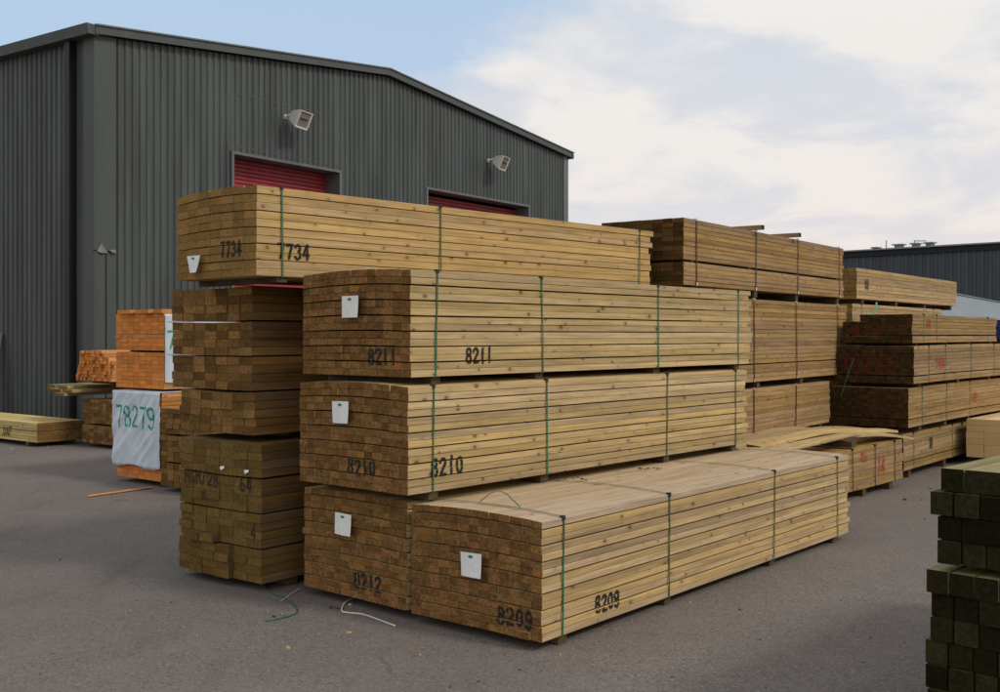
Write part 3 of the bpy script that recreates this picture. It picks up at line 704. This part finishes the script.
# low pale pack lying across, its long face to the left
P = pack('low pale yellow timber pack lying against the side wall at the left edge', (-6.51,16.92), 141.5, 4.0, .78, .07, .30, 6, 7, 'yellow', 43, group=TP, crown=0, gap=.002, nbear=3, splits=SPL((4,.008)))
writing('DAF', lambda u, v: P.back(1.02-u, v) and ((P.back(1.02-u, v)[0]), (-1,0,0), (0,0,1)), .0, .06, .14, FAINTINK, 'stencilled_letters', P.root, w=.13, cell=.006, seed=3)

# --- second stack behind the central one
HX, HY, HYAW = 1.691, 9.94, 54.0
def hp(s): return (HX + math.cos(R(HYAW))*s, HY + math.sin(R(HYAW))*s)
hs = (.256, 1.68, 2.88, 4.28)
P = pack('dark ended tan pack rising against the sky, tied with steel bands', hp(0), HYAW, 4.43, .88, 2.165, .62, 8, 14, 'tan', 50, group=TP, gap=.001, splits=SPL((5,.022)), straps=hs, smat=STEEL, seal=True, crown=0, nbear=4, bearer_h=.07, sw=.018, rowsh=None)
P4 = P
for i, (s, ln, y) in enumerate(((1.72, .95, -.03), (2.78, .95, -.05))):
    m = MB(); board_mesh(m, 0, ln, 0, .07, 0, .045, lambda x, yy: 0, lambda x: 0, 1, .3)
    o = m.build('cross_batten', list(WOOD['tan'])); q = hp(s); o.location = (q[0]+.06, q[1]-.05, 2.165+.62+.016); o.rotation_euler = (0,0,R(HYAW+90-55*0))
    tag(o, ('nearer','farther')[i] + ' short batten lying crosswise on top of the tallest rear stack', 'batten', 'cross battens on the rear stack')
for i, (s, w, z) in enumerate(((-.03, .8, 0),)):
    m = MB(); board_mesh(m, -.02, 4.3, .90, 1.08, 0, .045, lambda x, yy: 0, lambda x: 0, 1, .2); m.build('overhanging_board', list(WOOD['tan']), P4.root).location = (0,0,.50)
Q = pack('tall tan pack second from the top in the stack behind the central one', hp(.27), HYAW, 4.30, .85, 1.21, .865, 9, 19, 'tan', 51, group=TP, gap=.001, splits=SPL((4,.012)), straps=(1.35,2.55,3.95), smat=STEEL, seal=True, crown=0, bearer_h=.06, sw=.018)
Q = pack('tan pack just above the low front pack, in the stack behind the central one', hp(.27), HYAW, 3.68, .85, .64, .50, 9, 11, 'tan', 52, group=TP, gap=.001, straps=(1.35,2.55), smat=STEEL, seal=True, crown=0, bearer_h=.06, sw=.018)
Q = pack('bottom tan pack of the stack behind the central one, on the ground', hp(.27), HYAW, 3.6, .85, .06, .51, 9, 11, 'tan', 53, group=TP, gap=.001, straps=(1.35,2.55), smat=STEEL, crown=0, sw=.018, indiv=0)

# --- red marked stack at the right
red = 'dark ended pack of the red marked stack, '
def redblock(P, u, v, t='1484', h=.13, seed=1, mat=REDINK, sdf=None): writing(t, sdf or P.side, u, v, h, mat, 'painted_number', P.root, w=.09, cell=.008, adv=.5, fuzz=.08, seed=seed)
P = pack(red + 'lowest, with a black smudge', (4.735,12.674), 51.1, 4.6, 1.05, .10, .43, 18, 9, 'tan2', 60, group=TP, gap=.001, straps=(.35,1.9,3.3), endj=.003, sag=-.0, crown=0, bearer_h=.1, splits=SPL((2,.012)))
writing('##', P.side, .95, .2, .12, FAINTINK, 'smudged_mark', P.root, w=.1, cell=.008, adv=.5, fuzz=.08)
P = pack(red + 'second from the bottom', (4.79,12.665), 49.8, 4.7, .95, .607, .465, 18, 10, 'tan2', 61, group=TP, gap=.001, endj=.003, straps=(.45,1.35,2.3,3.9), crown=0, bearer_h=.06, sag=.015, splits=SPL((2,.012)))
redblock(P, 2.35, .19, '1489', seed=3)
P = pack(red + 'third up, 1484 in red on its end', (4.871,12.711), 49.4, 4.6, .98, 1.122, .445, 19, 10, 'tan2', 62, group=TP, gap=.001, endj=.003, straps=(.5,1.1,2.1,3.1,4.2), crown=0, bearer_h=.035, sag=.01, splits=SPL((2,.012)))
redblock(P, .75, .16, '1484', .15, seed=4)
writing('x', P.end, .12, .15, .17, DKREDINK, 'painted_mark', P.root, w=.11, cell=.007, fuzz=.05, seed=2)
writing('1484', P.end, .26, .11, .17, DKREDINK, 'painted_number', P.root, w=.11, cell=.007, adv=.74, fuzz=.05, seed=2)
P = pack(red + 'topmost, 484 in red on its end', (4.896,12.821), 52.6, 4.12, .84, 1.605, .345, 16, 8, 'tan2', 63, group=TP, gap=.001, endj=.003, straps=(.45,1.0,3.6), crown=0, bearer_h=.03, splits=SPL((2,.015)), mask=lambda r, c: not (r > 5 and c > 11))
redblock(P, .55, .17, '484', .13, seed=5)
writing('484', P.end, .14, .10, .13, DKREDINK, 'painted_number', P.root, w=.11, cell=.007, adv=.95, fuzz=.05, seed=6)
# --- stack behind it
il = 'pale pack of the stack behind the red marked one, '
P = pack(il + 'topmost', (4.79,14.5), 52.5, 4.9, 1.06, 2.19, .415, 9, 8, 'dull', 70, group=TP, gap=.002, crown=0, bearer_h=.07, straps=(), endj=.01)
writing('##', P.side, .32, .14, .13, FAINTINK, 'smudged_mark', P.root, w=.08, cell=.008, adv=.6, fuzz=.08)
pack(il + 'second from the top', (4.70,14.4), 52.5, 4.2, 1.06, 1.66, .46, 9, 9, 'dull', 71, group=TP, gap=.002, crown=0, bearer_h=.05, straps=(.35,3.7), smat=GREEN)
pack(il + 'third down', (4.79,14.5), 52.5, 4.6, 1.06, .88, .72, 9, 14, 'tan', 72, group=TP, gap=.002, crown=0, indiv=0)
pack(il + 'lowest', (4.79,14.5), 52.5, 4.6, 1.06, .06, .75, 9, 14, 'tan', 73, group=TP, gap=.002, crown=0, indiv=0)
# --- short low pack with loose boards
P = pack('low red marked pack on the ground, under the loose bowed boards', (2.72,10.11), 48, 2.68, .70, .095, .435, 7, 9, 'tan', 80, group=TP, gap=.002, crown=0, straps=(1.35,1.92,2.45), smat=STEEL, bearer_h=.095, farj=.01, sag=-.01)
redblock(P, 1.55, .27, '484', .11, seed=7); redblock(P, 1.98, .10, '14', .2, seed=8)
PK = P
m = MB(); m.box((0,0,0),(.12,.5,.06)); o = m.build('timber_block', DARKGAP); q = PK.root.location; o.location = (q.x+math.cos(R(48))*1.35, q.y+math.sin(R(48))*1.35+.02, .536); o.rotation_euler=(0,0,R(48)); tag(o, 'short dark timber block between the low pack and the loose boards', 'timber block')
LB = [((2.30,10.25),(4.72,12.32),.60,.08,.50,.16), ((2.22,10.42),(4.35,12.45),.60,.06,.58,.15), ((2.60,10.05),(4.25,12.05),.58,.055,.58,.15), ((2.15,10.55),(3.9,12.35),.60,.06,.58,.15), ((2.45,10.15),(4.60,12.48),.63,.075,.56,.15)]
nm = ('longest bowed','rear bowed','front, flatter','rearmost short','uppermost bowed')
for i, (a, b, za, bow, ze, w) in enumerate(LB):
    d = Vector((b[0]-a[0], b[1]-a[1], 0)); Ln = d.length; m = MB(); dz = ze-za
    board_mesh(m, 0, Ln, 0, w, 0, .028, lambda x, y: dz*x/Ln + bow*4*(x/Ln)*(1-x/Ln) + .01*math.sin(3*x+i) + (0.09*y), lambda x: .05*math.sin(math.pi*x/Ln)*(1 if i % 2 else -1), 14, .2+.15*i)
    o = m.build('loose_board', list(WOOD['pale'])); o.location = (a[0], a[1], za); o.rotation_euler = (0,0,math.atan2(d.y, d.x))
    tag(o, nm[i] + ' thin board of the loose ones lying over the short low pack', 'board', 'loose bowed boards on the short low pack')
# --- fresh pale pack at the right edge
W_ = 1.1; e = Vector((6.13,14.2,0)); n_ = Vector((math.cos(R(140)), math.sin(R(140)), 0)); q = e - n_*W_
pack('fresh smooth pale pack cut by the right edge, behind the dark sleepers', (q.x, q.y), 50, 4, W_, .10, .50, 5, 6, 'fresh', 90, group=TP, gap=.001, crown=0, endj=.001, bearer_h=.1)
# --- blue wrapped pack far right
bl = empty('wrapped_pack', (7.60,16.35,0), R(50)); tag(bl, 'dark pack topped with blue plastic at the right edge', 'timber pack')
m = MB(); m.box((0,0,.05),(3,1.0,1.62)); m.build('boards', WOOD['tan2'][1], bl)
m = MB(); m.box((-.02,-.02,1.63),(3,1.02,1.93)); m.build('blue_plastic_wrap', BLUEPL, bl)

# --- dark sleepers in the right foreground
s_ = .1025; YW = 46.0; E0 = Vector((1.874,4.6,0)); nv = Vector((math.cos(R(YW+90)), math.sin(R(YW+90)), 0)); cols = 9
q = E0 - nv*(cols*.1)
sl = {0:0, 1:.0, 2:.0, 3:.0}
def sleeper_pack(label, z0, rows, left, wide, seed):
    rr = random.Random(seed); root = empty('sleeper_pile', (q.x, q.y, z0), R(YW)); tag(root, label, 'sleeper pile', 'piles of dark green sleepers')
    for r in range(rows):
        y = cols*.1 + left[r]; z = r*s_; k = 0
        while y > .05:
            w = .2 if (r, k) in wide else .1
            m = MB(); xa = rr.uniform(-.006,.006); g = rr.uniform(.004, .014)
            board_mesh(m, xa*2.2, 2.4+rr.uniform(-.03,.03), y-w+g, y, z+rr.uniform(0,.002), z+s_-.002-rr.uniform(0,.004), lambda x, yy: 0, lambda x: 0, 2, rr.random())
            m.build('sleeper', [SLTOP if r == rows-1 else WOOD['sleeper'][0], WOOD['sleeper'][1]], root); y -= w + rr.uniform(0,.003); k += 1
    for x in (.3, 2.0):
        m = MB(); m.box((x,.02,-.035), (x+.08,cols*.1-.05,-.0005)); m.build('bearer', DARKGAP, root)
sleeper_pack('upper pile of dark green timber sleepers in the right foreground', 1.138-4*s_, 4, (.008,.010,.036,.0), {(3,1),(1,1)}, 3)
sleeper_pack('lower pile of dark green timber sleepers in the right foreground', .085, 6, (.05,.062,.066,.042,.040,.054), set(), 4)

# ============================================================ SMALL THINGS
def cord(name, pts, r, mat, label, cat='cord', group=None):
    # smooth through pts
    P_ = [Vector(p) for p in pts]; o = []
    for i in range(len(P_)-1):
        p0, p1, p2, p3 = P_[max(i-1,0)], P_[i], P_[i+1], P_[min(i+2, len(P_)-1)]
        for k in range(6):
            t = k/6; o.append(.5*((2*p1)+(p2-p0)*t+(2*p0-5*p1+4*p2-p3)*t*t+(3*p1-p0-3*p2+p3)*t**3))
    o.append(P_[-1]); m = MB(); m.tube(o, r, 6); q = m.build(name, mat, smooth=True); tag(q, label, cat, group); return q
def gp(x, y, z=0.006):       # ground coordinates written out from the survey of the photograph
    d = 1080*(1.7-z)/(y-335); return ((x-500)/1080*d, d, z)
WHITEC = simple('white_cord', (0.62, 0.60, 0.56), 0.7)
cord('strap_offcut', [gp(262,583), gp(270,592), gp(284,598), gp(297,608), gp(295,614), gp(282,618), gp(266,621)], .004, GREEN, 'green strap offcut curling on the asphalt in front of the left stack')
cord('white_cord', [gp(355,597), gp(345,603), gp(342,611), gp(350,613), gp(365,615), gp(395,626)], .005, WHITEC, 'white cord lying on the asphalt in front of the 8212 pack')
cord('thin_string', [gp(301,588), gp(294,592), gp(286,598), gp(281,601)], .003, WHITEC, 'thin pale string by the green strap offcut')
m = MB(); a, b = Vector(gp(88,497)), Vector(gp(152,488)); m.tube([a+Vector((0,0,.006)), b+Vector((0,0,.006))], .012, 4)
tag(m.build('timber_lath', WOOD['orange'][0]), 'thin orange lath lying on the asphalt at the left', 'lath')
rr = random.Random(77)
CH = simple('pale_wood_chip', (0.48, 0.33, 0.17), .9); ST = simple('dark_bark_chip', (0.05, 0.04, 0.035), .9)
def chip(pos, s, mat, name, label, cat, group):
    m = MB(); n = 6; k = []
    for i in range(n): a = 2*math.pi*i/n; k.append((math.cos(a)*s*rr.uniform(.6,1.1), math.sin(a)*s*rr.uniform(.35,.8)))
    m.add([(x, y, 0) for x, y in k] + [(x*.7, y*.7, s*.4) for x, y in k], [tuple(range(n))[::-1], tuple(range(n, 2*n))] + [(i, (i+1) % n, n+(i+1) % n, n+i) for i in range(n)])
    o = m.build(name, mat); o.location = pos; o.rotation_euler = (0, 0, rr.uniform(0, 3)); tag(o, label, cat, group)
for (x, y, s) in ((274,617,.02),(282,614,.014),(349,633,.018),(288,648,.02),(331,608,.024),(338,609,.02),(350,605,.022),(588,613,.014),(690,603,.016),(645,560,.012),(740,610,.013),(912,530,.02),(905,500,.03),(921,500,.014),(925,519,.014),(930,489,.02),(640,598,.015),(560,655,.012),(760,640,.01),(520,670,.012),(60,560,.014),(420,655,.012),(30,445,.03),(12,449,.03),(47,447,.02)):
    chip(gp(x, y, .001), s, CH if rr.random() < .6 else ST, 'wood_chip', 'small wood chip lying on the open asphalt', 'wood chip', 'wood chips on the asphalt')
for i in range(70):
    y = rr.uniform(470, 690); x = rr.uniform(0, 930); q = gp(x, y, .001)
    lx = (q[0]-.223)*math.cos(R(50.3))+(q[1]-5.768)*math.sin(R(50.3)); ly = -(q[0]-.223)*math.sin(R(50.3))+(q[1]-5.768)*math.cos(R(50.3))
    if ly > -.05 and lx > -.02 and x > 150: continue
    chip(q, rr.uniform(.004, .011), CH if rr.random() < .35 else ST, 'wood_chip', 'small wood chip lying on the open asphalt', 'wood chip', 'wood chips on the asphalt')
# black lumps on top of the low front pack
def tp(x, y): d = 1080*(1.7-.722)/(y-335); return ((x-500)/1080*d, d, .7225)
for (x, y, s) in ((549,479,.012),(560,477.5,.022),(565,479.5,.015),(558,481.5,.013),(573,479,.012),(578,478,.015),(582,479.5,.02),(586,480,.013),(640,469,.022),(645,469.5,.012),(648,469,.018),(654,468.5,.014),(658,469,.018),(661,468.7,.012)):
    chip(tp(x, y), s, ST, 'bark_lump', 'small dark lump of bark on top of the low front pack', 'bark lump', 'bark lumps on the low front pack')
# green strap end dangling between the stacks at the right
cord('dangling_strap', [(4.98,14.28,2.13),(4.95,14.27,2.02),(4.88,14.26,1.93)], .012, simple('pale_green_strap', (0.25,.5,.33), .6), 'pale green strap end dangling above the topmost red marked pack')
cord('dangling_strap', [(4.26,13.0,1.42),(4.18,13.0,1.2),(4.1,13.0,.95)], .004, GREEN, 'thin green strap end hanging down the dark end of the 1484 pack')

# fine aggregate on the asphalt near the camera would be uncountable: it is in the surface material
print('objects', len(bpy.data.objects))
